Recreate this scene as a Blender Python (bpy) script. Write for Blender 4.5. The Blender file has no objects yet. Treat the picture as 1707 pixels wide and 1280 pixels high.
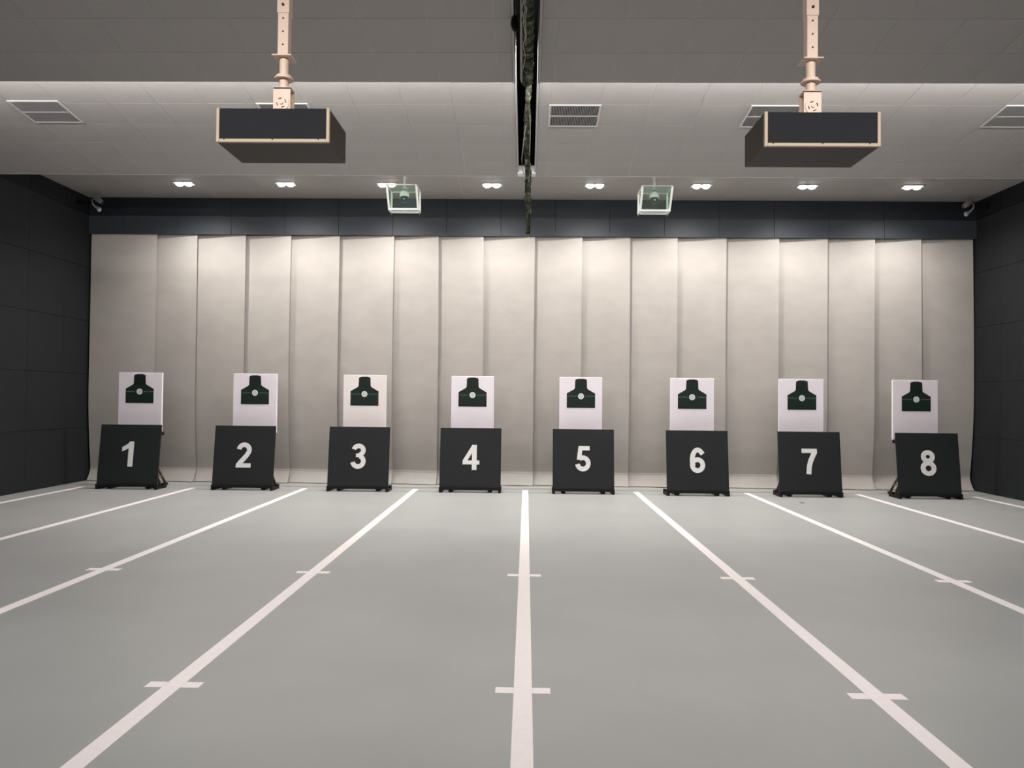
import bpy, bmesh, math, random
from mathutils import Vector, Matrix
random.seed(7)
S = bpy.context.scene
COL = S.collection

# ---------------------------------------------------------------- camera
FPX = 1300.0
cam_data = bpy.data.cameras.new('camera')
cam = bpy.data.objects.new('camera', cam_data)
COL.objects.link(cam)
cam_data.sensor_fit = 'HORIZONTAL'
cam_data.sensor_width = 36.0
cam_data.lens = 36.0 * FPX / 1707.0
cam_data.clip_start = 0.05
yv = Vector((24.0, -25.5, -FPX)).normalized()          # world +Y seen in camera space
zv = Vector((0.0095, 1.0, 0.0)); zv = (zv - yv * zv.dot(yv)).normalized()
xv = yv.cross(zv)
rot = Matrix((xv, yv, zv))                              # rows: world axes in camera space
cam.matrix_world = Matrix.Translation((0, 0, 1.75)) @ rot.to_4x4()
S.camera = cam

# ---------------------------------------------------------------- view + world
S.view_settings.view_transform = 'Standard'
S.view_settings.look = 'None'
S.view_settings.gamma = 1.0
S.view_settings.use_curve_mapping = False
S.view_settings.exposure = 0.0
w = bpy.data.worlds.new('world'); S.world = w; w.use_nodes = True
w.node_tree.nodes['Background'].inputs[0].default_value = (0.9, 0.95, 1, 1)
w.node_tree.nodes['Background'].inputs[1].default_value = 0.02

# ---------------------------------------------------------------- lights
def area(name, loc, size, power, rx=0.0, color=(1, 0.96, 0.92), spread=180):
    d = bpy.data.lights.new(name, 'AREA'); d.shape = 'RECTANGLE'
    d.size, d.size_y = size; d.energy = power; d.color = color; d.spread = math.radians(spread)
    o = bpy.data.objects.new(name, d); COL.objects.link(o)
    o.location = loc; o.rotation_euler = (rx, 0, 0)
    return o
# rows of unseen fill lights added over the firing side of the room (out of the frame, above the camera)
for x in (-5.4, -1.8, 1.8, 5.4):
    area('range_fill_light', (x, 2.6, 4.95), (3.4, 0.4), 72, rx=math.radians(48), color=(1, 0.965, 0.94), spread=125)
    area('range_fill_light', (x, -1.0, 5.8), (4.0, 0.6), 58, color=(1, 0.95, 0.91))
# second row of lights, up behind the lower edge of the middle ceiling section
for x in (-4.6, -2.68, -0.69, 1.25, 3.25, 5.23):
    area('recess_lamp', (x, 13.12, 5.77), (0.34, 0.2), 43, rx=math.radians(-26), color=(1, 0.965, 0.94), spread=152)
# tubes in the cove of the ceiling step, washing the middle ceiling
for i in range(13):
    x = -8.1 + i * 1.35
    area('cove_tube', (x, 8.72, 5.50), (1.15, 0.06), 85, rx=math.radians(180 - 25), color=(1, 0.96, 0.94))

# ---------------------------------------------------------------- materials
def mat(name, col, rough=0.6, metal=0.0, noise=0.0, scale=8.0, bump=0.0, bscale=60.0, spec=0.5, stretch=None, col2=None):
    m = bpy.data.materials.new(name); m.use_nodes = True
    nt = m.node_tree; b = nt.nodes['Principled BSDF']
    b.inputs['Base Color'].default_value = (*col, 1)
    b.inputs['Roughness'].default_value = rough
    b.inputs['Metallic'].default_value = metal
    b.inputs['Specular IOR Level'].default_value = spec
    tc = nt.nodes.new('ShaderNodeTexCoord'); mp = nt.nodes.new('ShaderNodeMapping')
    nt.links.new(tc.outputs['Object'], mp.inputs['Vector'])
    if stretch: mp.inputs['Scale'].default_value = stretch
    if noise > 0 or col2:
        n = nt.nodes.new('ShaderNodeTexNoise'); n.inputs['Scale'].default_value = scale
        n.inputs['Detail'].default_value = 5
        nt.links.new(mp.outputs[0], n.inputs['Vector'])
        r = nt.nodes.new('ShaderNodeValToRGB')
        r.color_ramp.elements[0].position = 0.3; r.color_ramp.elements[1].position = 0.7
        c2 = col2 or tuple(min(1, c * (1 + noise)) for c in col)
        c1 = col if col2 else tuple(c * (1 - noise) for c in col)
        r.color_ramp.elements[0].color = (*c1, 1); r.color_ramp.elements[1].color = (*c2, 1)
        nt.links.new(n.outputs['Fac'], r.inputs['Fac'])
        nt.links.new(r.outputs['Color'], b.inputs['Base Color'])
    if bump > 0:
        n2 = nt.nodes.new('ShaderNodeTexNoise'); n2.inputs['Scale'].default_value = bscale
        n2.inputs['Detail'].default_value = 4
        nt.links.new(mp.outputs[0], n2.inputs['Vector'])
        bp = nt.nodes.new('ShaderNodeBump'); bp.inputs['Strength'].default_value = bump
        bp.inputs['Distance'].default_value = 0.01
        nt.links.new(n2.outputs['Fac'], bp.inputs['Height'])
        nt.links.new(bp.outputs[0], b.inputs['Normal'])
    return m

def emis(name, col, strength):
    m = bpy.data.materials.new(name); m.use_nodes = True
    nt = m.node_tree; b = nt.nodes['Principled BSDF']
    b.inputs['Base Color'].default_value = (0.8, 0.8, 0.8, 1)
    b.inputs['Emission Color'].default_value = (*col, 1)
    b.inputs['Emission Strength'].default_value = strength
    return m

M = {
 'floor': mat('floor_epoxy', (0.335, 0.34, 0.332), 0.42, noise=0.05, scale=0.9, bump=0.05, bscale=25, spec=0.35),
 'line': mat('line_paint', (0.86, 0.80, 0.79), 0.5, noise=0.02, scale=20),
 'ceil': mat('ceiling_panel_metal', (0.375, 0.358, 0.347), 0.6, noise=0.03, scale=1.2, spec=0.3),
 'ceil_back': mat('ceiling_lit_seam_back', (0.72, 0.70, 0.68), 0.6),  # pale backing: light caught on panel edges, put into the seam colour
 'void': mat('black_void', (0.003, 0.003, 0.003), 0.9, spec=0.1),
 'wall': mat('dark_wall_panel', (0.0105, 0.0125, 0.015), 0.75, noise=0.08, scale=2, bump=0.15, bscale=120, spec=0.3),
 'wall_gap': mat('wall_joint', (0.008, 0.008, 0.009), 0.9, spec=0.1),
 'fascia': mat('fascia_panel', (0.020, 0.026, 0.033), 0.6, noise=0.05, scale=3, bump=0.08, bscale=90, spec=0.4),
 'curtain': mat('curtain_sheet', (0.375, 0.352, 0.325), 0.75, noise=0.045, scale=2.2, bump=0.06, bscale=14, spec=0.25, stretch=(1, 1, 1.6)),
 'white_metal': mat('white_metal', (0.75, 0.73, 0.71), 0.4),
 'slot_trim': mat('slot_trim_metal', (0.42, 0.41, 0.405), 0.5),
 'vent_frame': mat('vent_frame_metal', (0.50, 0.48, 0.47), 0.5),
 'enamel': mat('white_enamel_frame', (0.88, 0.90, 0.87), 0.35),
 'vent_slat': mat('vent_slat', (0.30, 0.30, 0.30), 0.5),
 'vent_dark': mat('vent_dark', (0.03, 0.03, 0.032), 0.8),
 'tan': mat('tan_paint', (0.80, 0.62, 0.50), 0.45, noise=0.03, scale=15),
 'trim_tan': mat('tan_edge_trim', (0.44, 0.35, 0.245), 0.5),
 'brown': mat('brown_olive_paint', (0.040, 0.027, 0.019), 0.6, noise=0.04, scale=6),
 'slate': mat('slate_panel', (0.011, 0.012, 0.0155), 0.7, noise=0.06, scale=5, bump=0.05, bscale=80, spec=0.2),
 'hole': mat('dark_hole', (0.02, 0.015, 0.012), 0.8),
 'board': mat('shield_board', (0.0110, 0.0138, 0.0142), 0.65, noise=0.06, scale=4, bump=0.05, bscale=150, spec=0.3),
 'black_steel': mat('black_steel', (0.005, 0.005, 0.0055), 0.55, spec=0.25),
 'strut': mat('dull_zinc_strut', (0.16, 0.14, 0.11), 0.5, metal=0.3, noise=0.15, scale=30),
 'digit': mat('white_number_print', (0.80, 0.79, 0.78), 0.5, noise=0.03, scale=20),
 'foam': mat('white_foam_board', (0.89, 0.83, 0.89), 0.7, noise=0.012, scale=5),
 'foam_warm': mat('warm_white_foam_board', (0.91, 0.84, 0.83), 0.7, noise=0.012, scale=5),
 'ink': mat('dark_green_ink', (0.005, 0.0105, 0.008), 0.6, spec=0.3),
 'ink_line': mat('green_ring_ink', (0.013, 0.058, 0.036), 0.6, spec=0.3),
 'bull': mat('white_bullseye', (0.74, 0.78, 0.75), 0.6),
 'bull_ring': mat('grey_bullseye_ring', (0.42, 0.46, 0.43), 0.6),
 'black_gloss': mat('black_gloss', (0.008, 0.010, 0.010), 0.12),
 'cctv_white': mat('grey_white_plastic', (0.45, 0.45, 0.45), 0.45),
 'rope_white': mat('pale_webbing', (0.36, 0.35, 0.29), 0.8, noise=0.12, scale=40),
 'lamp': emis('lamp_glow', (1.0, 0.93, 0.93), 14.0),
 'lamp_frame': mat('lamp_frame_metal', (0.5, 0.48, 0.46), 0.4),
 'drain': mat('floor_plug_metal', (0.13, 0.13, 0.12), 0.5, metal=0.3),
 'base_edge': mat('grey_edge_strip', (0.20, 0.20, 0.19), 0.7),
}
# camouflage cloth: three tones broken up by noise
def camo():
    m = bpy.data.materials.new('camouflage_cloth'); m.use_nodes = True
    nt = m.node_tree; b = nt.nodes['Principled BSDF']; b.inputs['Roughness'].default_value = 0.9
    tc = nt.nodes.new('ShaderNodeTexCoord')
    n = nt.nodes.new('ShaderNodeTexNoise'); n.inputs['Scale'].default_value = 16; n.inputs['Detail'].default_value = 3
    nt.links.new(tc.outputs['Object'], n.inputs['Vector'])
    r = nt.nodes.new('ShaderNodeValToRGB'); r.color_ramp.interpolation = 'CONSTANT'
    e = r.color_ramp.elements
    e[0].position = 0; e[0].color = (0.012, 0.015, 0.008, 1)
    e[1].position = 0.46; e[1].color = (0.045, 0.052, 0.028, 1)
    a = e.new(0.56); a.color = (0.10, 0.10, 0.065, 1)
    a = e.new(0.64); a.color = (0.22, 0.21, 0.15, 1)
    nt.links.new(n.outputs['Fac'], r.inputs['Fac']); nt.links.new(r.outputs['Color'], b.inputs['Base Color'])
    return m
M['camo'] = camo()
def glass():
    m = bpy.data.materials.new('green_tinted_glass'); m.use_nodes = True
    nt = m.node_tree; nt.nodes.clear()
    o = nt.nodes.new('ShaderNodeOutputMaterial'); mx = nt.nodes.new('ShaderNodeMixShader')
    t = nt.nodes.new('ShaderNodeBsdfTransparent'); t.inputs[0].default_value = (0.90, 0.95, 0.92, 1)
    g = nt.nodes.new('ShaderNodeBsdfGlossy'); g.inputs['Roughness'].default_value = 0.05
    g.inputs[0].default_value = (0.8, 0.95, 0.85, 1)
    mx.inputs[0].default_value = 0.06
    nt.links.new(t.outputs[0], mx.inputs[1]); nt.links.new(g.outputs[0], mx.inputs[2]); nt.links.new(mx.outputs[0], o.inputs[0])
    return m
M['glass'] = glass()

# ---------------------------------------------------------------- mesh helpers
class MB:
    def __init__(s): s.bm = bmesh.new()
    def box(s, x0, x1, y0, y1, z0, z1, bevel=0.0, mt=None):
        r = bmesh.ops.create_cube(s.bm, size=1.0)
        vs = r['verts']
        for v in vs:
            v.co = Vector(((x0 + x1) / 2 + v.co.x * (x1 - x0), (y0 + y1) / 2 + v.co.y * (y1 - y0), (z0 + z1) / 2 + v.co.z * (z1 - z0)))
        if bevel > 0:
            es = {e for v in vs for e in v.link_edges}
            rr = bmesh.ops.bevel(s.bm, geom=list(es), offset=bevel, segments=1, affect='EDGES')
            vs = list({v for f in rr['faces'] for v in f.verts} | {v for v in vs if v.is_valid})
        if mt is not None:
            for v in vs: v.co = mt @ v.co
        return s
    def cyl(s, p0, p1, r0, r1=None, n=16):
        r1 = r0 if r1 is None else r1
        p0, p1 = Vector(p0), Vector(p1); d = (p1 - p0)
        q = d.to_track_quat('Z', 'Y')
        rings = []
        for p, r in ((p0, r0), (p1, r1)):
            rings.append([s.bm.verts.new(p + q @ Vector((r * math.cos(a), r * math.sin(a), 0))) for a in [2 * math.pi * i / n for i in range(n)]])
        for i in range(n):
            s.bm.faces.new((rings[0][i], rings[0][(i + 1) % n], rings[1][(i + 1) % n], rings[1][i]))
        s.bm.faces.new(list(reversed(rings[0]))); s.bm.faces.new(rings[1])
        return s
    def bar(s, p0, p1, wx, wy):
        # rectangular bar between two points
        p0, p1 = Vector(p0), Vector(p1); q = (p1 - p0).to_track_quat('Z', 'Y'); L = (p1 - p0).length
        mt = Matrix.Translation((p0 + p1) / 2) @ q.to_matrix().to_4x4()
        return s.box(-wx / 2, wx / 2, -wy / 2, wy / 2, -L / 2, L / 2, 0, mt)
    def lathe(s, prof, c, n=20):
        rings = []
        for (r, z) in prof:
            rings.append([s.bm.verts.new((c[0] + max(r, 1e-4) * math.cos(2 * math.pi * i / n), c[1] + max(r, 1e-4) * math.sin(2 * math.pi * i / n), c[2] + z)) for i in range(n)])
        for a, b in zip(rings, rings[1:]):
            for i in range(n): s.bm.faces.new((a[i], a[(i + 1) % n], b[(i + 1) % n], b[i]))
        s.bm.faces.new(rings[0]); s.bm.faces.new(rings[-1])
        return s
    def tube(s, pts, rad, n=8):
        pts = [Vector(p) for p in pts]; rings = []
        for i, p in enumerate(pts):
            d = (pts[min(i + 1, len(pts) - 1)] - pts[max(i - 1, 0)])
            q = d.to_track_quat('Z', 'Y'); r = rad[i] if hasattr(rad, '__len__') else rad
            rings.append([s.bm.verts.new(p + q @ Vector((r * math.cos(2 * math.pi * k / n), r * math.sin(2 * math.pi * k / n), 0))) for k in range(n)])
        for a, b in zip(rings, rings[1:]):
            for i in range(n): s.bm.faces.new((a[i], a[(i + 1) % n], b[(i + 1) % n], b[i]))
        s.bm.faces.new(list(reversed(rings[0]))); s.bm.faces.new(rings[-1])
        return s
    def prism(s, pts, y0, y1):
        # polygon in x,z extruded from y0 (front) to y1
        a = [s.bm.verts.new((x, y0, z)) for x, z in pts]; b = [s.bm.verts.new((x, y1, z)) for x, z in pts]
        s.bm.faces.new(a); s.bm.faces.new(list(reversed(b)))
        n = len(pts)
        for i in range(n): s.bm.faces.new((a[(i + 1) % n], a[i], b[i], b[(i + 1) % n]))
        return s
    def ribbon(s, pts, width, y0, y1):
        # constant-width stroke in the x,z plane
        n = len(pts); L, R = [], []
        closed = (Vector(pts[0]) - Vector(pts[-1])).length < 1e-5
        for i in range(n):
            a = Vector(pts[max(i - 1, 0)]); b = Vector(pts[min(i + 1, n - 1)])
            if closed and i in (0, n - 1): a = Vector(pts[-2]); b = Vector(pts[1])
            d = (b - a).normalized(); nn = Vector((-d.y, d.x)) * width / 2
            p = Vector(pts[i]); L.append(p + nn); R.append(p - nn)
        rows = [[s.bm.verts.new((q.x, y, q.y)) for q in side] for side, y in ((L, y0), (R, y0), (L, y1), (R, y1))]
        for i in range(n - 1):
            for a, b in ((0, 1), (1, 3), (3, 2), (2, 0)):
                s.bm.faces.new((rows[a][i], rows[a][i + 1], rows[b][i + 1], rows[b][i]))
        if not closed:
            for i in (0, n - 1): s.bm.faces.new((rows[0][i], rows[1][i], rows[3][i], rows[2][i]))
        return s
    def mesh(s, name, m, smooth=False):
        bmesh.ops.recalc_face_normals(s.bm, faces=s.bm.faces)
        me = bpy.data.meshes.new(name); s.bm.to_mesh(me); s.bm.free()
        me.materials.append(m)
        if smooth:
            for p in me.polygons: p.use_smooth = True
        return me
    def build(s, name, m, parent=None, smooth=False, loc=None):
        o = bpy.data.objects.new(name, s.mesh(name, m, smooth)); COL.objects.link(o)
        if parent: o.parent = parent
        if loc: o.location = loc
        return o
def inst(name, me, parent=None, loc=(0, 0, 0), rot=(0, 0, 0), scale=(1, 1, 1)):
    o = bpy.data.objects.new(name, me); COL.objects.link(o); o.location = loc; o.rotation_euler = rot; o.scale = scale
    if parent: o.parent = parent
    return o
def thing(name, label, cat, loc=(0, 0, 0), group=None, rot=(0, 0, 0)):
    o = bpy.data.objects.new(name, None); COL.objects.link(o); o.location = loc; o.rotation_euler = rot
    o.empty_display_size = 0.1
    return tag(o, label, cat, group)
def tag(o, label, cat, group=None):
    o['label'] = label; o['category'] = cat
    if group: o['group'] = group
    return o
def struct(o, label):
    o['kind'] = 'structure'; o['label'] = label; return o
def children(o): return [c for c in ALLC() if c.parent == o]
def ALLC(): return list(COL.objects)
def copy_tree(o, parent=None):
    c = o.copy(); COL.objects.link(c)
    if parent: c.parent = parent
    for ch in children(o): copy_tree(ch, c)
    return c

# ---------------------------------------------------------------- floor
XW = 9.0
floor = struct(MB().box(-9.3, 9.3, -9, 16.4, -0.2, 0.0).build('floor', M['floor']), 'smooth grey epoxy floor with white lane lines')
def flat_quad(x0, x1, y0, y1, z=0.0025):
    return MB().box(x0, x1, y0, y1, 0.0002, z)
for k in range(-4, 5):
    x = k * 2.11 - 0.005
    flat_quad(x - 0.055, x + 0.055, -6.0, (14.78, 14.8, 14.92, 15.0, 15.05, 14.98, 15.0, 15.02, 14.86)[k + 4]).build('lane_line', M['line'], floor)
    for y in (7.79, 4.72):
        flat_quad(x - 0.165, x - 0.056, y - 0.045, y + 0.045).build('distance_tick', M['line'], floor)
        flat_quad(x + 0.056, x + 0.165, y - 0.045, y + 0.045).build('distance_tick', M['line'], floor)
tag(MB().lathe([(0.045, 0), (0.045, 0.004), (0.03, 0.006), (0.0, 0.006)], (0, 0, 0), 20).build('floor_plug', M['drain'], loc=(4.805, 13.67, 0.0)),
    'small dark metal plug in the floor in front of stand number 7', 'floor plug')

# ---------------------------------------------------------------- side walls: square dark panels on a backing
def side_wall(name, sx, label):
    x0, x1 = sorted((sx * (XW + 0.03), sx * (XW + 0.25)))
    wl = struct(MB().box(x0, x1, -9, 16.4, 0.0, 7.2).build(name, M['wall_gap']), label)
    me = MB().box(0, 0.03, -0.5425, 0.5425, -0.5425, 0.5425, 0.003).mesh('wall_panel', M['wall'])
    for i in range(8):
        yc = 16.05 - 0.545 - 1.09 * i
        for j in range(6):
            zc = 0.545 + 1.09 * j
            if j == 5: continue
            inst('wall_panel', me, wl, (sx * XW if sx > 0 else -XW - 0.03, yc, zc))
        MB().box(*sorted((sx * XW, sx * (XW + 0.03))), yc - 0.54, yc + 0.54, 5.455, 6.9, 0.004).build('wall_panel', M['wall'], wl)
    y1 = 16.05 - 1.09 * 8
    MB().box(*sorted((sx * XW, sx * (XW + 0.03))), -9, y1 - 0.005, 0.0, 7.0).build('wall_panel', M['wall'], wl)
    return wl
side_wall('wall_left', -1, 'dark charcoal panelled side wall on the left')
side_wall('wall_right', 1, 'dark charcoal panelled side wall on the right')
struct(MB().box(-9.3, 9.3, 16.3, 16.5, 0, 7.2).build('wall_back', M['wall_gap']), 'dark wall behind the sheet curtain')
struct(MB().box(-9.3, 9.3, -9.2, -9.0, 0, 7.2).build('wall_front', M['ceil']), 'plain grey wall behind the camera')

# fascia above the curtain
fas = struct(MB().box(-XW, XW, 15.765, 15.79, 5.20, 5.82).build('trim_1', M['wall_gap']), 'dark panelled fascia above the curtain')
xs = [-XW] + [-7.16 + 1.102 * k for k in range(-1, 15)] + [XW]
xs = [x for x in xs if -XW <= x <= XW]
for a, b in zip(xs, xs[1:]):
    if b - a > 0.05: MB().box(a + 0.002, b - 0.002, 15.745, 15.765, 5.05, 5.80, 0.003).build('fascia_panel', M['fascia'], fas)

# ---------------------------------------------------------------- ceiling in three steps, tiled with metal panels
SL_M, SL_N = 0.12, 0.13
def zm(y): return 5.46 + SL_M * (12.9 - y)
def zn(y): return 5.406 + SL_N * (8.94 - y)
SX0, SX1 = -0.16, 0.095            # cable slot
grid_l = [-0.36 - 0.675 * k for k in range(0, 14)]
grid_r = [0.29 + 0.675 * k for k in range(0, 14)]
cols = [(max(b, -XW), a) for a, b in zip(grid_l, grid_l[1:]) if a > -XW + 0.05] + [(a, min(b, XW)) for a, b in zip(grid_r, grid_r[1:]) if a < XW - 0.05]
cols += [(-0.36, SX0 - 0.03), (SX1 + 0.03, 0.29)]
pm_cache = {}
def panel_mesh(wd, dp):
    k = (round(wd, 3), round(dp, 3))
    if k not in pm_cache:
        g = 0.0022
        pm_cache[k] = MB().box(-wd / 2 + g, wd / 2 - g, -dp / 2 + g, dp / 2 - g, 0, 0.005, 0.0015).mesh('ceiling_panel', M['ceil'])
    return pm_cache[k]
vents = [(-6.776, 10.74), (-3.37, 10.79), (0.627, 10.81), (3.352, 10.81), (6.74, 10.79)]
def tile(parent, rows, zf, slope, skip=None):
    ang = -math.atan(slope)
    for (y0, y1) in rows:
        yc = (y0 + y1) / 2; dp = (y1 - y0) / math.cos(ang)
        for (x0, x1) in cols:
            inst('ceiling_panel', panel_mesh(x1 - x0, dp), parent, ((x0 + x1) / 2, yc, zf(yc)), (ang, 0, 0))
def slab(name, x0, x1, pts, m, parent=None):
    # pts: (y,z) outline extruded along x
    b = MB(); n = len(pts)
    A = [b.bm.verts.new((x0, y, z)) for y, z in pts]; B = [b.bm.verts.new((x1, y, z)) for y, z in pts]
    b.bm.faces.new(A); b.bm.faces.new(list(reversed(B)))
    for i in range(n): b.bm.faces.new((A[(i + 1) % n], A[i], B[i], B[(i + 1) % n]))
    return b.build(name, m, parent)
# middle sloping section, y 8.2 .. 12.9
o = 0.005
cm = struct(slab('ceiling', -XW - 0.03, SX0 - 0.03, [(8.2, zm(8.2) + o), (12.9, zm(12.9) + o), (12.9, 5.86), (8.2, zm(8.2) + 0.1)], M['ceil_back']), 'middle sloping section of the grey panelled ceiling')
slab('ceiling_backing', SX1 + 0.03, XW + 0.03, [(8.2, zm(8.2) + o), (12.9, zm(12.9) + o), (12.9, 5.86), (8.2, zm(8.2) + 0.1)], M['ceil_back'], cm)
tile(cm, [(12.3, 12.9), (11.7, 12.3), (11.1, 11.7), (10.5, 11.1), (9.9, 10.5), (9.3, 9.9), (8.7, 9.3)], zm, SL_M)
# near sloping section, rises towards the camera up to y = 3, then level
cn = struct(slab('ceiling', -XW - 0.03, SX0 - 0.03, [(8.94, zn(8.94) + o), (8.94, zn(8.94) + 0.06), (3, zn(3) + 0.12), (-9, zn(3) + 0.12), (-9, zn(3) + o), (3, zn(3) + o)], M['ceil_back']), 'near section of the grey panelled ceiling, stepped down in front of the cove')
slab('ceiling_backing', SX1 + 0.03, XW + 0.03, [(8.94, zn(8.94) + o), (8.94, zn(8.94) + 0.06), (3, zn(3) + 0.12), (-9, zn(3) + 0.12), (-9, zn(3) + o), (3, zn(3) + o)], M['ceil_back'], cn)
tile(cn, [(8.34, 8.94), (7.74, 8.34), (7.14, 7.74), (6.54, 7.14), (5.94, 6.54)], zn, SL_N)
for xa, xb in ((-XW, SX0 - 0.03), (SX1 + 0.03, XW)): slab('cove_back', xa, xb, [(8.1, zn(8.1) + 0.03), (8.2, zn(8.2) + 0.03), (8.2, zm(8.2) + 0.1), (8.1, zm(8.2) + 0.1)], M['ceil'], cn)
# level back strip over the targets
cb = struct(MB().box(-XW - 0.03, XW + 0.03, 12.85, 16.35, 5.805, 5.95).build('ceiling', M['ceil_back']), 'level grey ceiling strip with the downlights, along the back')
for (y0, y1) in ((12.9, 13.6), (13.6, 14.3), (14.3, 14.9), (14.9, 15.745)):
    for a in range(14):
        x0 = -XW + a * 1.2857; me = panel_mesh(1.2857, y1 - y0)
        inst('ceiling_panel', me, cb, (x0 + 0.643, (y0 + y1) / 2, 5.80))
# seam trim on the step edges
slab('edge_trim', -XW, SX0 - 0.03, [(12.90, 5.455), (12.915, 5.455), (12.915, 5.80), (12.90, 5.80)], M['ceil'], cm)
slab('edge_trim', SX1 + 0.03, XW, [(12.90, 5.455), (12.915, 5.455), (12.915, 5.80), (12.90, 5.80)], M['ceil'], cm)

# cable slot: dark channel with pale folded trims
slot = struct(MB().box(SX0 - 0.02, SX1 + 0.02, 2.9, 12.72, 6.5, 6.55).build('trim_2', M['void']), 'dark open slot along the middle of the ceiling with pale edge trims')
for xa, xb in ((SX0 - 0.028, SX0 - 0.002), (SX1 + 0.002, SX1 + 0.028)):
    for zf, ya, yb in ((zm, 8.95, 12.72), (zn, 3.0, 8.94)):
        slab('slot_edge_trim', xa, xb, [(ya, zf(ya) - 0.012), (yb, zf(yb) - 0.012), (yb, zf(yb) + 0.05), (ya, zf(ya) + 0.05)], M['slot_trim'], slot)
        slab('slot_liner', xa, xb, [(ya, zf(ya) + 0.05), (yb, zf(yb) + 0.05), (yb, 6.5), (ya, 6.5)], M['void'], slot)
MB().box(SX0 - 0.02, SX1 + 0.02, 12.72, 12.9, zm(12.81) - 0.02, zm(12.81) + 0.3).build('slot_end_plate', M['white_metal'], slot)
MB().box(SX0 - 0.03, SX1 + 0.03, 12.70, 12.74, zm(12.72) + 0.10, 6.55).build('slot_liner', M['void'], slot)
MB().box(SX0 - 0.02, SX1 + 0.02, 2.8, 2.9, zn(3), 6.55).build('slot_liner', M['void'], slot)

# ---------------------------------------------------------------- curtain of overlapping sheets
seams = [-8.96, -7.605, -6.776, -5.777, -4.842, -3.847, -2.732, -1.828, -0.913, 0.133, 1.092, 2.061, 3.016, 4.005, 5.063, 6.035, 6.981, 7.901, 8.96]
cur = thing('backstop_curtain', 'wide curtain of overlapping upright beige sheets hanging across the back wall', 'curtain', (0, 15.825, 0))
ZT = 5.16; BOW = 0.13
for i in range(18):
    x0, x1 = seams[i], seams[i + 1]
    if i < 17: x1 += 0.012
    xa = x0 - (0.08 if i else 0)
    yl = 0.045 if i else -0.03; yr = -0.045 if i < 17 else -0.01
    b = MB(); NX, NZ = 8, 44; grid = []
    sway = random.uniform(-0.018, 0.018); bulge = random.uniform(-0.008, 0.008)
    dxl = random.uniform(-0.02, 0.02) if 0 < i else 0
    for layer in (0, 0.006):
        g = []
        for kz in range(NZ + 1):
            t = kz / NZ; z = 0.012 + (ZT - 0.012) * (t ** 2.0)
            row = []
            for kx in range(NX + 1):
                u = kx / NX
                x = xa + (x1 - xa) * u + sway * math.sin(math.pi * z / ZT) * (1 if 0 < kx else 0)
                y = yl + (yr - yl) * (u ** 1.15) + bulge * math.sin(math.pi * u)
                # the hanging sheet bows back towards its foot, then kicks forward on the floor
                y += BOW * (min(1.0, max(0.0, (1.95 - z) / 1.70)) ** 1.8)
                f = max(0.0, (0.30 - z) / 0.30)
                y -= (BOW + 0.02 + 0.03 * u) * f ** 1.9
                row.append(b.bm.verts.new((x, y + layer, z)))
            g.append(row)
        grid.append(g)
    for g in grid:
        for kz in range(NZ):
            for kx in range(NX):
                b.bm.faces.new((g[kz][kx], g[kz][kx + 1], g[kz + 1][kx + 1], g[kz + 1][kx]))
    A, B = grid
    for kz in range(NZ):
        for kx in (0, NX): b.bm.faces.new((A[kz][kx], A[kz + 1][kx], B[kz + 1][kx], B[kz][kx]))
    for kx in range(NX):
        for kz in (0, NZ): b.bm.faces.new((A[kz][kx], A[kz][kx + 1], B[kz][kx + 1], B[kz][kx]))
    b.build('curtain_sheet', M['curtain'], cur, smooth=False)

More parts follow.
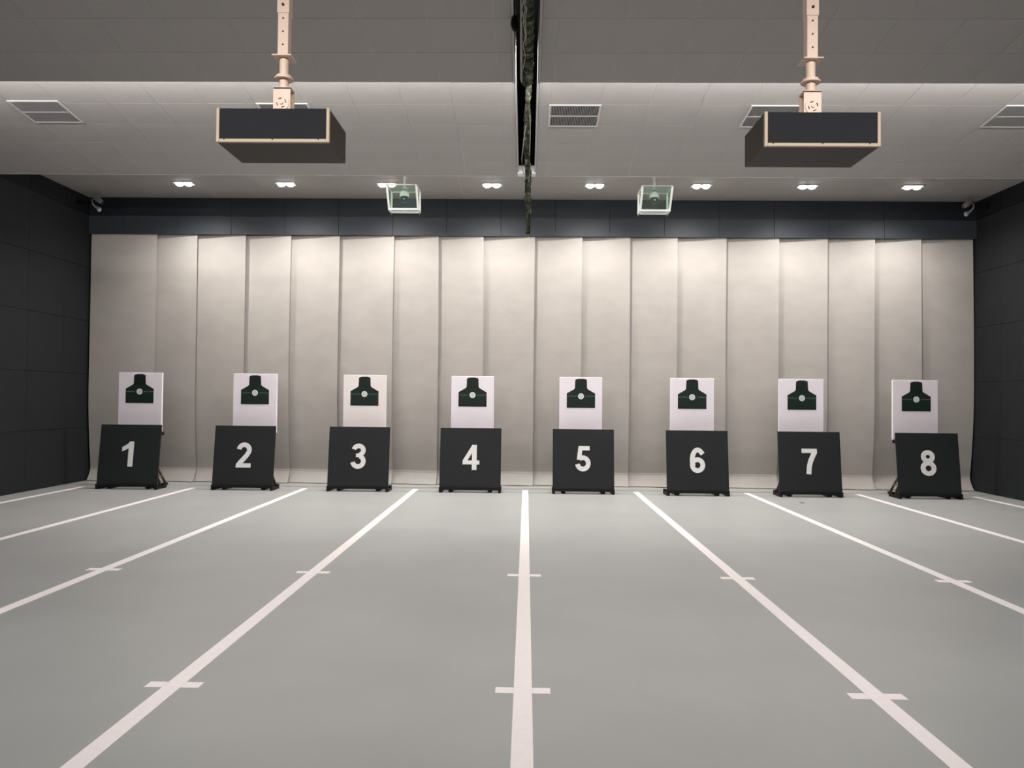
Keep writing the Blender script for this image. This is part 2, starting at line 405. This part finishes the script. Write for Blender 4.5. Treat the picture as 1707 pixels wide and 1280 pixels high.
# ---------------------------------------------------------------- numbers (bold strokes in a unit box, height 1)
def arc(cx, cz, rx, rz, a0, a1, n=18):
    return [(cx + rx * math.cos(math.radians(a0 + (a1 - a0) * i / n)), cz + rz * math.sin(math.radians(a0 + (a1 - a0) * i / n))) for i in range(n + 1)]
def digit_mesh(d, sx=0.47, sz=0.47):
    b = MB(); W = 0.185; y0, y1 = -0.004, 0.0
    off = [0]
    def P(pts): off[0] += 0.0003; b.prism(pts, y0 - off[0], y1)
    def Rb(pts, w=W): off[0] += 0.0003; b.ribbon(pts, w, y0 - off[0], y1)
    if d == 1: P([(0.02, 0.60), (0.16, 0.66), (0.28, 0.73), (0.28, 0), (0.48, 0), (0.48, 1), (0.32, 1), (0.24, 0.90), (0.02, 0.77)])
    if d == 2:
        Rb(arc(0.31, 0.70, 0.205, 0.21, 172, -30) + [(0.40, 0.46), (0.29, 0.33), (0.17, 0.20), (0.11, 0.09)])
        P([(0.0, 0.0), (0.6, 0.0), (0.6, 0.17), (0.02, 0.17)])
    if d == 3:
        Rb(arc(0.30, 0.735, 0.19, 0.175, 168, -72)); Rb(arc(0.29, 0.30, 0.215, 0.21, 75, -170)); P([(0.20, 0.46), (0.36, 0.46), (0.36, 0.62), (0.20, 0.60)])
    if d == 4:
        P([(0.37, 0), (0.56, 0), (0.56, 1), (0.37, 1)]); P([(0, 0.22), (0.67, 0.22), (0.67, 0.38), (0, 0.38)]); P([(0, 0.37), (0.19, 0.37), (0.375, 0.68), (0.38, 1.0)])
    if d == 5:
        P([(0.12, 0.83), (0.56, 0.83), (0.56, 1), (0.12, 1)]); P([(0.05, 0.46), (0.22, 0.46), (0.29, 0.995), (0.12, 0.995)])
        Rb(arc(0.29, 0.315, 0.215, 0.225, 132, -172))
    if d == 6:
        Rb(arc(0.31, 0.31, 0.205, 0.215, 0, 360, 28)); Rb([(0.52, 0.74)] + arc(0.325, 0.50, 0.22, 0.405, 55, 215))
    if d == 7:
        P([(0, 0.83), (0.6, 0.83), (0.6, 1), (0, 1)]); Rb([(0.53, 0.90), (0.45, 0.75), (0.35, 0.54), (0.28, 0.30), (0.25, 0.0)], 0.19)
    if d == 8:
        Rb(arc(0.30, 0.745, 0.175, 0.165, 0, 360, 26)); Rb(arc(0.30, 0.295, 0.21, 0.205, 0, 360, 26))
    for v in b.bm.verts: v.co.x = (v.co.x - 0.30) * sx; v.co.z = (v.co.z - 0.5) * sz
    return b.mesh('number', M['digit'])

# ---------------------------------------------------------------- target stands
BW, BZ0, BZ1, BY0, BY1 = 1.145, 0.095, 1.20, 0.03, 0.17
tilt = -math.atan((BY1 - BY0) / (BZ1 - BZ0)); BL = math.hypot(BY1 - BY0, BZ1 - BZ0)
panel_me = MB().box(-BW / 2, BW / 2, 0, 0.028, 0, BL, 0.004).mesh('shield_panel', M['board'])
rail = MB().box(-0.024, 0.024, 0, 0.42, 0.0, 0.05).box(-0.024, 0.024, 0, 0.05, 0.05, 0.095).box(-0.024, 0.024, 0.30, 0.42, 0.05, 0.085).mesh('side_rail', M['black_steel'])
cross = MB().box(-0.57, 0.57, 0.010, 0.05, 0.056, 0.098).box(-0.55, 0.55, 0.35, 0.39, 0.01, 0.04).mesh('cross_bar', M['black_steel'])
def caster_me():
    return MB().box(-0.028, 0.028, 0.06, 0.10, 0.03, 0.07).cyl((-0.012, 0.08, 0.022), (0.012, 0.08, 0.022), 0.022, n=14).mesh('roller_foot', M['black_steel'])
cast = caster_me()
strut_me = MB().bar((0, 0.80, 0.02), (0, 0.165, 0.62), 0.045, 0.02).mesh('rear_strut', M['strut'])
brace_me = MB().bar((0, 0.61, 0.20), (0, 0.13, 0.24), 0.04, 0.03).bar((0, 0.42, 0.225), (0, 0.55, 0.05), 0.04, 0.03).mesh('strut_brace', M['strut'])
sole_me = MB().box(-0.035, 0.035, 0.10, 0.84, 0.0, 0.05).mesh('base_rail', M['black_steel'])
post_me = MB().box(-0.018, 0.018, 0.575, 0.605, 0.035, 1.0).mesh('holder_post', M['black_steel'])
clamp_me = MB().box(-0.03, 0.03, 0.54, 0.655, 0.985, 1.048).box(-0.03, 0.03, 0.545, 0.560, 1.048, 1.085).mesh('clamp', M['black_steel'])
tieb_me = MB().box(-0.31, 0.31, 0.578, 0.602, 0.55, 0.58).box(-0.37, 0.37, 0.578, 0.602, 0.95, 0.985).mesh('tie_bar', M['black_steel'])

def inside(p, poly):
    r = False; n = len(poly)
    for i in range(n):
        (x1, y1), (x2, y2) = poly[i], poly[i - 1]
        if (y1 > p[1]) != (y2 > p[1]) and p[0] < (x2 - x1) * (p[1] - y1) / (y2 - y1) + x1: r = not r
    return r
SW = 0.545
sil = [(-0.5, 0), (0.5, 0), (0.5, 0.51), (0.25, 0.655), (0.215, 0.70), (0.205, 0.98), (0.17, 1.012), (0.08, 1.032), (-0.08, 1.032), (-0.17, 1.012), (-0.205, 0.98), (-0.215, 0.70), (-0.25, 0.655), (-0.5, 0.51)]
sil = [(x * SW, z * SW) for x, z in sil]
bz = 0.41 * SW
sil_me = MB().prism(sil, -0.0025, 0).mesh('silhouette_print', M['ink'])
def rings_mesh():
    b = MB()
    for r in (0.085, 0.115, 0.145, 0.175, 0.205, 0.235, 0.265):
        run = []
        for i in range(73):
            a = 2 * math.pi * i / 72
            p = (r * math.cos(a), bz + r * math.sin(a) * 1.06)
            if inside((p[0] * 1.03, p[1] * 1.0), sil) and 0.012 < p[1] < 0.36: run.append(p)
            else:
                if len(run) > 2: b.ribbon(run, 0.005, -0.0042, -0.0024)
                run = []
        if len(run) > 2: b.ribbon(run, 0.005, -0.0042, -0.0024)
    for k in range(4):   # head rings
        z = 0.40 + k * 0.036; wd = 0.092
        b.ribbon([(-wd, z - 0.012), (-wd * 0.5, z + 0.002), (0, z + 0.006), (wd * 0.5, z + 0.002), (wd, z - 0.012)], 0.0035, -0.0042, -0.0024)
    return b.mesh('ring_lines', M['ink_line'])
ring_me = rings_mesh()
def marks_mesh():   # the tiny ring figures beside the bullseye
    b = MB()
    for r in (0.098, 0.129, 0.160, 0.190, 0.220, 0.250):
        for s in (-1, 1):
            b.ribbon([(s * r, bz - 0.008), (s * r, bz + 0.008)], 0.006, -0.0045, -0.0024)
    return b.mesh('ring_marks', M['bull_ring'])
marks_me = marks_mesh()
bull_me = MB().cyl((0, 0, bz), (0, -0.0055, bz), 0.0575, n=32).mesh('bullseye', M['bull'])
bullr_me = MB().ribbon(arc(0, bz, 0.026, 0.026, 0, 360, 24), 0.007, -0.0068, -0.005).ribbon([(0, bz - 0.012), (0, bz + 0.012)], 0.008, -0.0068, -0.005).mesh('bullseye_mark', M['bull_ring'])
sheetW = (0.85, 0.852, 0.832, 0.825, 0.822, 0.832, 0.848, 0.85)
stand_x = (-7.436, -5.291, -3.134, -1.037, 1.074, 3.179, 5.253, 7.393)
stand_y = (14.405, 14.47, 14.49, 14.51, 14.50, 14.43, 14.45, 14.385)
sheet_x = (-7.475, -5.262, -3.130, -1.042, 1.048, 3.171, 5.252, 7.379)
stand_labels = (
 'black tilted shield board with a white numeral one, at the far left',
 'black tilted shield board with a white numeral two, next to the leftmost stand',
 'black tilted shield board with a white numeral three, below the left camera cage',
 'black tilted shield board with a white numeral four, just left of the middle floor line',
 'black tilted shield board with a white numeral five, just right of the middle floor line',
 'black tilted shield board with a white numeral six, right below a camera cage',
 'black tilted shield board with a white numeral seven, below the right hanging box',
 'black tilted shield board with a white numeral eight, at the far right')
board_labels = (
 'white silhouette target above the shield numbered one, nearest the left wall',
 'white silhouette target above the shield numbered two, next to the leftmost target',
 'warmer white silhouette target above the shield numbered three',
 'white silhouette target above the shield numbered four, left of the middle floor line',
 'white silhouette target above the shield numbered five, right of the middle floor line',
 'white silhouette target above the shield numbered six',
 'white silhouette target above the shield numbered seven, next to the rightmost target',
 'white silhouette target above the shield numbered eight, nearest the right wall')
for n in range(8):
    t = thing('target_stand', stand_labels[n], 'target stand', (stand_x[n], stand_y[n], 0), 'numbered target stands')
    t.rotation_euler.z = math.radians((-0.0, 0.3, -0.3, 0.0, 0.0, 0.4, -0.2, 0.2)[n])
    p = inst('shield_panel', panel_me, t, (0, BY0, BZ0), (tilt, 0, 0))
    dg = inst('number', digit_mesh(n + 1), p, (-0.005, 0, BL / 2 + 0.005)); dg['label'] = 'large white number %d' % (n + 1)
    for s in (-1, 1):
        inst('side_rail', rail, t, (s * 0.552, -0.0, 0))
        inst('roller_foot', cast, t, (s * 0.36, 0, 0))
        inst('base_rail', sole_me, t, (s * 0.37, 0, 0))
        inst('rear_strut', strut_me, t, (s * 0.385, 0, 0))
        inst('strut_brace', brace_me, t, (s * 0.385, 0, 0))
        inst('holder_post', post_me, t, (s * 0.30, 0, 0))
        inst('clamp', clamp_me, t, (s * 0.37, 0, 0))
    inst('cross_bar', cross, t); inst('tie_bar', tieb_me, t)
    yb = stand_y[n] + 0.56
    b = thing('target_board', board_labels[n], 'target', (sheet_x[n], yb, 1.05), 'silhouette target boards')
    dep = 14.966 if n else 14.966
    wn = sheetW[n]
    m = M['foam_warm'] if n == 2 else M['foam']
    ztop = (2.195, 2.195, 2.19, 2.185, 2.19, 2.185, 2.19, 2.185)[n] - 1.05
    MB().box(-wn / 2, wn / 2, 0, 0.045, 0, ztop, 0.003).build('foam_board', m, b)
    # paper sheet glued to the front
    pp = MB().box(-wn / 2 + 0.006, wn / 2 - 0.006, -0.002, 0, 0.004, ztop - 0.004).build('paper_sheet', m, b)
    ox = (-0.012, 0.0, -0.005, 0.0, 0.003, 0.0, 0.012, 0.018)[n]
    oz = (0.553, 0.551, 0.547, 0.548, 0.545, 0.548, 0.55, 0.545)[n]
    for nm, me in (('silhouette_print', sil_me), ('ring_lines', ring_me), ('ring_marks', marks_me), ('bullseye', bull_me), ('bullseye_mark', bullr_me)):
        q = inst(nm, me, pp, (ox, -0.002, oz))
        if nm in ('ring_lines', 'ring_marks'): q['kind'] = 'stuff'

# ---------------------------------------------------------------- hanging projector boxes
def hanging_box(x, z, label):
    Y = 5.70
    t = thing('projector_box', label, 'projector box', (x, 0, 0), 'boxes hanging from the ceiling')
    w2, h, dpt = 0.42, 0.252, 0.52
    MB().box(-w2, w2, Y + 0.012, Y + dpt, z, z + h, 0.004).build('box_body', M['brown'], t)
    MB().box(-w2 + 0.022, w2 - 0.022, Y - 0.002, Y + 0.013, z + 0.024, z + h - 0.002).build('front_panel', M['slate'], t)
    tr = MB().box(-w2 - 0.001, -w2 + 0.022, Y - 0.008, Y + 0.02, z - 0.001, z + h + 0.002, 0.002)
    tr.box(w2 - 0.022, w2 + 0.001, Y - 0.008, Y + 0.02, z - 0.001, z + h + 0.002, 0.002)
    tr.box(-w2 + 0.022, w2 - 0.022, Y - 0.008, Y + 0.02, z - 0.001, z + 0.023, 0.002)
    e = tr.build('edge_trim', M['trim_tan'], t)
    for sx in (-0.36, 0, 0.34):
        MB().cyl((sx, Y - 0.008, z + 0.02), (sx, Y - 0.011, z + 0.02), 0.005, n=10).build('screw', M['hole'], e)
    # swivel bracket on the lid
    yp = 5.94; zb = z + h
    MB().box(-0.075, 0.075, yp - 0.05, yp + 0.08, zb, zb + 0.012).box(-0.066, 0.066, yp - 0.045, yp - 0.035, zb + 0.012, zb + 0.235).box(-0.066, 0.066, yp + 0.050, yp + 0.060, zb + 0.012, zb + 0.235).box(-0.066, 0.066, yp - 0.045, yp + 0.060, zb + 0.225, zb + 0.24).build('swivel_bracket', M['tan'], t)
    zc = zb + 0.115
    hub = MB().cyl((0, yp - 0.045, zc), (0, yp - 0.053, zc), 0.058, n=28).build('pivot_disc', M['tan'], t)
    for i in range(4):
        a = math.radians(20 + 90 * i)
        MB().bar((0.036 * math.cos(a - 0.35), yp - 0.055, zc + 0.036 * math.sin(a - 0.35)), (0.036 * math.cos(a + 0.35), yp - 0.055, zc + 0.036 * math.sin(a + 0.35)), 0.008, 0.004).build('slot', M['hole'], hub)
    MB().cyl((0, yp - 0.053, zc), (0, yp - 0.063, zc), 0.014, n=6).build('bolt', M['tan'], hub)
    # pipe, discs, square tube
    z0 = zb + 0.24
    MB().cyl((0, yp, z0), (0, yp, z0 + 0.24), 0.035, n=24).build('pipe', M['tan'], t, smooth=False)
    MB().cyl((0, yp, z0 + 0.07), (0, yp, z0 + 0.082), 0.072, n=28).cyl((0, yp, z0 + 0.087), (0, yp, z0 + 0.099), 0.060, n=28).build('round_flange', M['tan'], t)
    MB().box(-0.075, 0.075, yp - 0.075, yp + 0.075, z0 + 0.232, z0 + 0.242, 0.002).build('square_plate', M['tan'], t)
    zt = z0 + 0.242
    tube = MB().box(-0.041, 0.041, yp - 0.041, yp + 0.041, zt, zn(yp) - 0.35, 0.003).build('square_pole', M['tan'], t)
    ZS = zt + 0.33
    for i in range(3):
        MB().cyl((0, yp - 0.041, zt + 0.087 + 0.102 * i), (0, yp - 0.043, zt + 0.087 + 0.102 * i), 0.007, n=12).build('hole', M['hole'], tube)
    MB().cyl((0, yp - 0.041, zt + 0.012), (0, yp - 0.044, zt + 0.012), 0.006, n=12).build('screw', M['tan'], tube)
    sl = MB().box(-0.047, 0.047, yp - 0.047, yp + 0.047, ZS, zn(yp) + 0.01, 0.003).build('pole_sleeve', M['tan'], t)
    MB().cyl((0, yp - 0.047, ZS + 0.062), (0, yp - 0.056, ZS + 0.062), 0.011, n=6).build('bolt', M['hole'], sl)
    MB().box(-0.10, 0.10, yp - 0.10, yp + 0.10, zn(yp + 0.1) - 0.012, zn(yp) + 0.015).build('ceiling_plate', M['tan'], t)
    return t
hanging_box(-1.895, 3.633, 'left of the two brown boxes with a slate front, hanging on a tan pole')
hanging_box(2.143, 3.617, 'right of the two brown boxes with a slate front, hanging on a tan pole')

# ---------------------------------------------------------------- caged dome cameras
def dome_camera(x, label):
    t = thing('caged_camera', label, 'camera', (x, 13.9, 5.80), 'caged dome cameras')
    zt, zb = -0.325, -0.69; yf, yr, yfb = -0.40, 0.10, -0.12; w2 = 0.258; r = 0.032
    MB().cyl((0, -0.05, 0.0), (0, -0.05, zt), 0.026, n=16).build('hanging_pole', M['enamel'], t)
    MB().cyl((0, -0.05, 0.0), (0, -0.05, -0.012), 0.06, n=20).build('ceiling_rose', M['enamel'], t)
    MB().cyl((0, -0.05, zt + 0.01), (0, -0.05, zt + 0.03), 0.06, n=20).build('pole_foot', M['enamel'], t)
    for s in (-1, 1):
        MB().bar((s * w2, yf, zt), (s * w2, yfb, zb), r * 1.1, r).build('cage_bar', M['enamel'], t)
        MB().bar((s * w2, yr, zt), (s * w2, yr, zb), r, r).build('cage_bar', M['enamel'], t)
        MB().bar((s * w2, yf, zt), (s * w2, yr, zt), r * 0.6, r * 0.6).build('cage_bar', M['enamel'], t)
        MB().bar((s * w2, yfb, zb), (s * w2, yr, zb), r, r).build('cage_bar', M['enamel'], t)
        MB().cyl((s * w2, yr, zb - 0.015), (s * w2, yr, zb - 0.045), 0.012, n=10).build('bolt', M['strut'], t)
    MB().bar((-w2, yf, zt), (w2, yf, zt), r * 0.5, r * 0.5).build('cage_bar', M['enamel'], t)
    MB().bar((-w2, yr, zt), (w2, yr, zt), r * 0.6, r * 0.6).build('cage_bar', M['enamel'], t)
    MB().bar((-w2 - r / 2, yfb, zb), (w2 + r / 2, yfb, zb), r * 1.3, r).build('cage_bar', M['enamel'], t)
    MB().bar((-w2 - r / 2, yr, zb), (w2 + r / 2, yr, zb), r * 1.2, r).build('cage_bar', M['enamel'], t)
    # glass panes: top, slanted front, sides
    i = w2 - r / 2
    def quadpane(ps):
        b = MB(); vs = [b.bm.verts.new(p) for p in ps]; b.bm.faces.new(vs); return b
    for ps in ([(-i, yf, zt), (i, yf, zt), (i, yr, zt), (-i, yr, zt)], [(-i, yf + 0.01, zt), (i, yf + 0.01, zt), (i, yfb, zb), (-i, yfb, zb)],
               [(-i, yf, zt), (-i, yr, zt), (-i, yr, zb), (-i, yfb, zb)], [(i, yf, zt), (i, yr, zt), (i, yr, zb), (i, yfb, zb)]):
        g = quadpane(ps).build('glass_pane', M['glass'], t)
        sm = g.modifiers.new('thickness', 'SOLIDIFY'); sm.thickness = 0.006
    # dome camera inside
    c = MB().lathe([(0.03, -0.01), (0.055, -0.02), (0.078, -0.06), (0.085, -0.095), (0.085, -0.12), (0.07, -0.125)], (0, -0.05, zt), 24).build('camera_cap', M['enamel'], t, smooth=True)
    MB().lathe([(0.068, -0.122), (0.066, -0.16), (0.062, -0.20), (0.045, -0.225), (0.015, -0.235)], (0, -0.05, zt), 24).build('camera_head', M['black_gloss'], t, smooth=True)
    MB().cyl((0, -0.112, zt - 0.175), (0, -0.120, zt - 0.175), 0.016, n=16).build('lens', M['bull_ring'], t)
    return t
dome_camera(-2.215, 'white cage with a dome camera, left of the camouflage strand')
dome_camera(2.240, 'white cage with a dome camera, right of the camouflage strand')

# ---------------------------------------------------------------- corner cameras
def corner_camera(s, label):
    t = thing('corner_camera', label, 'camera', (s * 9.0, 15.35, 5.60), 'corner cameras')
    MB().box(*sorted((0, -s * 0.02)), -0.05, 0.05, -0.06, 0.06, 0.004).build('wall_plate', M['black_steel'], t)
    MB().tube([(-s * 0.02, 0, 0.0), (-s * 0.14, 0, -0.02), (-s * 0.25, -0.005, 0.0), (-s * 0.33, -0.01, 0.03)], 0.016, 10).build('arm', M['black_steel'], t, smooth=True)
    # elongated housing, nose down towards the middle of the room
    a = Vector((-s * 0.31, 0.03, 0.125)); b2 = Vector((-s * 0.52, -0.06, -0.015))
    d = b2 - a; pts = [a + d * u for u in (0, 0.05, 0.18, 0.5, 0.85, 1.0)]
    MB().tube(pts, [0.022, 0.042, 0.054, 0.056, 0.046, 0.030], 14).build('camera_body', M['cctv_white'], t, smooth=True)
    MB().cyl(b2, b2 + d.normalized() * 0.012, 0.026, 0.024, 16).build('lens', M['black_gloss'], t)
    q = Vector((-s * 0.30, -0.02, 0.06))
    MB().tube([q, q + Vector((-s * 0.005, 0, -0.09)), q + Vector((-s * 0.06, -0.01, -0.15)), q + Vector((-s * 0.13, -0.03, -0.19))], [0.014, 0.018, 0.022, 0.03], 10).build('lamp_arm', M['cctv_white'], t, smooth=True)
    c = q + Vector((-s * 0.165, -0.04, -0.215))
    MB().lathe([(0.0, -0.05), (0.03, -0.038), (0.046, 0.0), (0.034, 0.034), (0.0, 0.046)], c, 16).build('lamp_head', M['cctv_white'], t, smooth=True)
corner_camera(-1, 'small white camera on an arm in the upper left corner')
corner_camera(1, 'small white camera on an arm in the upper right corner')

# ---------------------------------------------------------------- ceiling vents
ord5 = ('leftmost ceiling vent grille, near the left wall', 'ceiling vent grille partly hidden behind the left hanging box', 'ceiling vent grille just right of the dark ceiling slot', 'ceiling vent grille partly hidden behind the right hanging box', 'rightmost ceiling vent grille, cut by the frame edge')
for (vx, vy), lb in zip(vents, ord5):
    t = thing('ceiling_vent', lb, 'vent', (vx, vy, zm(vy) - 0.001), 'ceiling vents', (-math.atan(SL_M), 0, 0))
    W2, D2, fr = 0.355, 0.315, 0.026
    MB().box(-W2, W2, -D2, -D2 + fr, -0.014, 0, 0.002).box(-W2, W2, D2 - fr, D2, -0.014, 0, 0.002).box(-W2, -W2 + fr, -D2 + fr, D2 - fr, -0.014, 0, 0.002).box(W2 - fr, W2, -D2 + fr, D2 - fr, -0.014, 0, 0.002).box(-W2 + fr, W2 - fr, -0.009, 0.009, -0.013, 0).build('frame', M['vent_frame'], t)
    MB().box(-W2 + fr, W2 - fr, -D2 + fr, D2 - fr, -0.003, 0).build('backing', M['vent_dark'], t)
    for ya, yb in ((-D2 + fr, -0.009), (0.009, D2 - fr)):
        b = MB(); nS = 30
        for k in range(nS):
            x = -W2 + fr + (k + 0.5) * (2 * (W2 - fr)) / nS
            b.box(x - 0.0035, x + 0.0035, ya, yb, -0.012, -0.003)
        sl = b.build('slats', M['vent_slat'], t); sl['kind'] = 'stuff'

# ---------------------------------------------------------------- downlights
lamp_x = (-6.554, -4.605, -2.68, -0.69, 1.25, 3.25, 5.23, 7.18)
ordl = ('leftmost twin downlight, near the upper left corner camera', 'second twin downlight from the left, below the left hanging box', 'third twin downlight from the left, half behind the left camera cage',
        'twin downlight just left of the camouflage strand', 'twin downlight just right of the camouflage strand', 'twin downlight just right of the right camera cage',
        'seventh twin downlight from the left, below the right hanging box', 'rightmost twin downlight, near the upper right corner camera')
for x, lb in zip(lamp_x, ordl):
    t = thing('downlight', lb, 'ceiling light', (x, 14.65, 5.80), 'twin downlights along the back')
    MB().box(-0.19, 0.19, -0.115, -0.095, -0.014, 0).box(-0.19, 0.19, 0.095, 0.115, -0.014, 0).box(-0.19, -0.16, -0.095, 0.095, -0.014, 0).box(0.16, 0.19, -0.095, 0.095, -0.014, 0).box(-0.012, 0.012, -0.095, 0.095, -0.014, 0).build('frame', M['lamp_frame'], t)
    for s in (-1, 1):
        MB().lathe([(0.072, -0.001), (0.072, -0.02), (0.060, -0.042), (0.035, -0.055), (0.0, -0.06)], (s * 0.086, 0, 0), 20).build('lamp_lens', M['lamp'], t, smooth=True)
    for watts, cone in ((380, 154),):      # wide spill and main beam of the fitting
        d = bpy.data.lights.new('downlight_beam', 'SPOT'); d.energy = watts; d.spot_size = math.radians(cone); d.spot_blend = 1.0
        d.shadow_soft_size = 0.07; d.color = (1, 0.955, 0.92)
        lo = bpy.data.objects.new('downlight_beam', d); COL.objects.link(lo); lo.location = (x, 14.65, 5.715)

# ---------------------------------------------------------------- camouflage net bundle and hanging strand
net = thing('camouflage_net', 'bundled camouflage netting hanging out of the ceiling slot with a long thin tail', 'netting', (-0.02, 8.7, 5.25))
def rope(name, pts, rad, n=18, jit=0.25, seed=1, m='camo'):
    rnd = random.Random(seed)
    b = MB(); rings = []; P = [Vector(p) for p in pts]
    for i, p in enumerate(P):
        d = (P[min(i + 1, len(P) - 1)] - P[max(i - 1, 0)]); q = d.to_track_quat('Z', 'Y')
        r = rad[i]
        ph = rnd.uniform(0, 6.28)
        rings.append([b.bm.verts.new(p + q @ Vector(((r * (1 + jit * math.sin(3 * a + ph) * 0.5 + rnd.uniform(-jit, jit) * 0.5)) * math.cos(a), (r * (1 + jit * math.sin(2 * a - ph) * 0.5 + rnd.uniform(-jit, jit) * 0.5)) * math.sin(a), 0))) for a in [2 * math.pi * k / n for k in range(n)]])
    for A, B in zip(rings, rings[1:]):
        for i in range(n): b.bm.faces.new((A[i], A[(i + 1) % n], B[(i + 1) % n], B[i]))
    b.bm.faces.new(list(reversed(rings[0]))); b.bm.faces.new(rings[-1])
    return b.build(name, M[m], net, smooth=True)
# all coordinates below are relative to (-0.02, 8.7, 5.25)
N = 96; pts = []; rad = []
for i in range(N):
    y = -3.4 + 3.42 * i / (N - 1); Yw = 8.7 + y
    z = zn(Yw) - 0.115 - 5.25
    s = abs(math.sin(math.pi * i / 4.0))
    pts.append((-0.002, y, z - 0.012 * s)); rad.append(0.046 + 0.016 * s)
rad[0] = 0.02; rad[-1] = 0.035
rope('net_bundle', pts, rad, jit=0.22, seed=3)
# pleats: short U folds slung under the bundle
for i in range(22):
    y = -2.2 + 0.1 * i; z = zn(8.7 + y) - 0.16 - 5.25
    U = [(-0.03, y, z + 0.035), (0.0, y - 0.01, z + 0.010), (0.03, y - 0.015, z + 0.0), (0.045, y - 0.01, z + 0.015), (0.055, y, z + 0.055)]
    rope('net_pleat', U, [0.010, 0.014, 0.015, 0.014, 0.010], n=8, jit=0.3, seed=20 + i)
# pale webbing on the left of the bundle
MB().tube([(-0.058, -2.4, zn(6.3) - 5.31), (-0.062, -1.6, zn(7.1) - 5.38), (-0.066, -0.8, zn(7.9) - 5.40), (-0.068, -0.1, zn(8.6) - 5.395), (-0.060, 0.03, zn(8.7) - 5.38)], [0.009, 0.010, 0.013, 0.015, 0.009], 8).build('pale_strap', M['rope_white'], net, smooth=True)
for k, (x, ph) in enumerate(((-0.035, 0.0), (-0.02, 2.0), (-0.045, 4.0))):
    pp = [(x + 0.014 * math.sin(ph + 3.3 * j), -2.2 + 0.2 * j, zn(6.5 + 0.2 * j) - 5.25 - 0.185 - 0.006 * math.cos(ph + 2 * j)) for j in range(10 - 2 * k)]
    MB().tube(pp, 0.005, 6).build('thin_cord', M['rope_white'], net, smooth=True)
# black cloth bag lobe at the left edge of the slot
o2 = MB().lathe([(0.0, -0.07), (0.03, -0.06), (0.045, -0.01), (0.04, 0.05), (0.0, 0.08)], (0, 0, 0), 14).build('black_wrap', M['void'], net, smooth=True)
o2.location = (-0.135, -0.93, zn(7.77) - 5.25 - 0.03); o2.scale = (0.8, 2.6, 0.8)
# long tail
K = 90; pts = []; rad = []
for i in range(K):
    t_ = i / (K - 1); z = 5.86 - (5.86 - 3.73) * t_ - 5.25
    x = 0.02 + 0.055 * math.exp(-((t_ - 0.2) / 0.09) ** 2) * 0.3 - 0.026 * math.sin(math.pi * min(1, t_ / 0.75)) + 0.006 * math.sin(22 * t_)
    pts.append((x, 0.6, z))
    r = 0.036 + 0.006 * math.sin(40 * t_) + 0.004 * math.sin(17 * t_ + 1)
    if 0.52 < t_ < 0.62: r += 0.006
    if t_ > 0.85: r *= 1 - 0.40 * (t_ - 0.85) / 0.15
    rad.append(r)
rope('hanging_tail', pts, rad, n=14, jit=0.30, seed=8)
MB().tube([(-0.02, 0.555, 5.02 - 5.25), (-0.045, 0.555, 4.80 - 5.25), (-0.062, 0.555, 4.62 - 5.25), (-0.056, 0.555, 4.50 - 5.25), (-0.03, 0.56, 4.42 - 5.25)], 0.005, 8).build('pale_cord', M['rope_white'], net, smooth=True)
MB().tube([(0.03, 0.555, 5.15 - 5.25), (0.036, 0.555, 4.95 - 5.25), (0.032, 0.555, 4.7 - 5.25), (0.04, 0.555, 4.5 - 5.25), (0.022, 0.555, 4.34 - 5.25)], 0.005, 8).build('pale_cord', M['rope_white'], net, smooth=True)
MB().cyl((0.0, 0.6, 0.60), (0.0, 0.6, 1.26), 0.008, n=8).build('hanging_wire', M['black_steel'], net)
for y in (-3.0, -1.5, -0.2):
    MB().cyl((0.018, y, zn(8.7 + y) - 5.25 - 0.06), (0.018, y, 1.26), 0.008, n=8).build('hanging_wire', M['black_steel'], net)
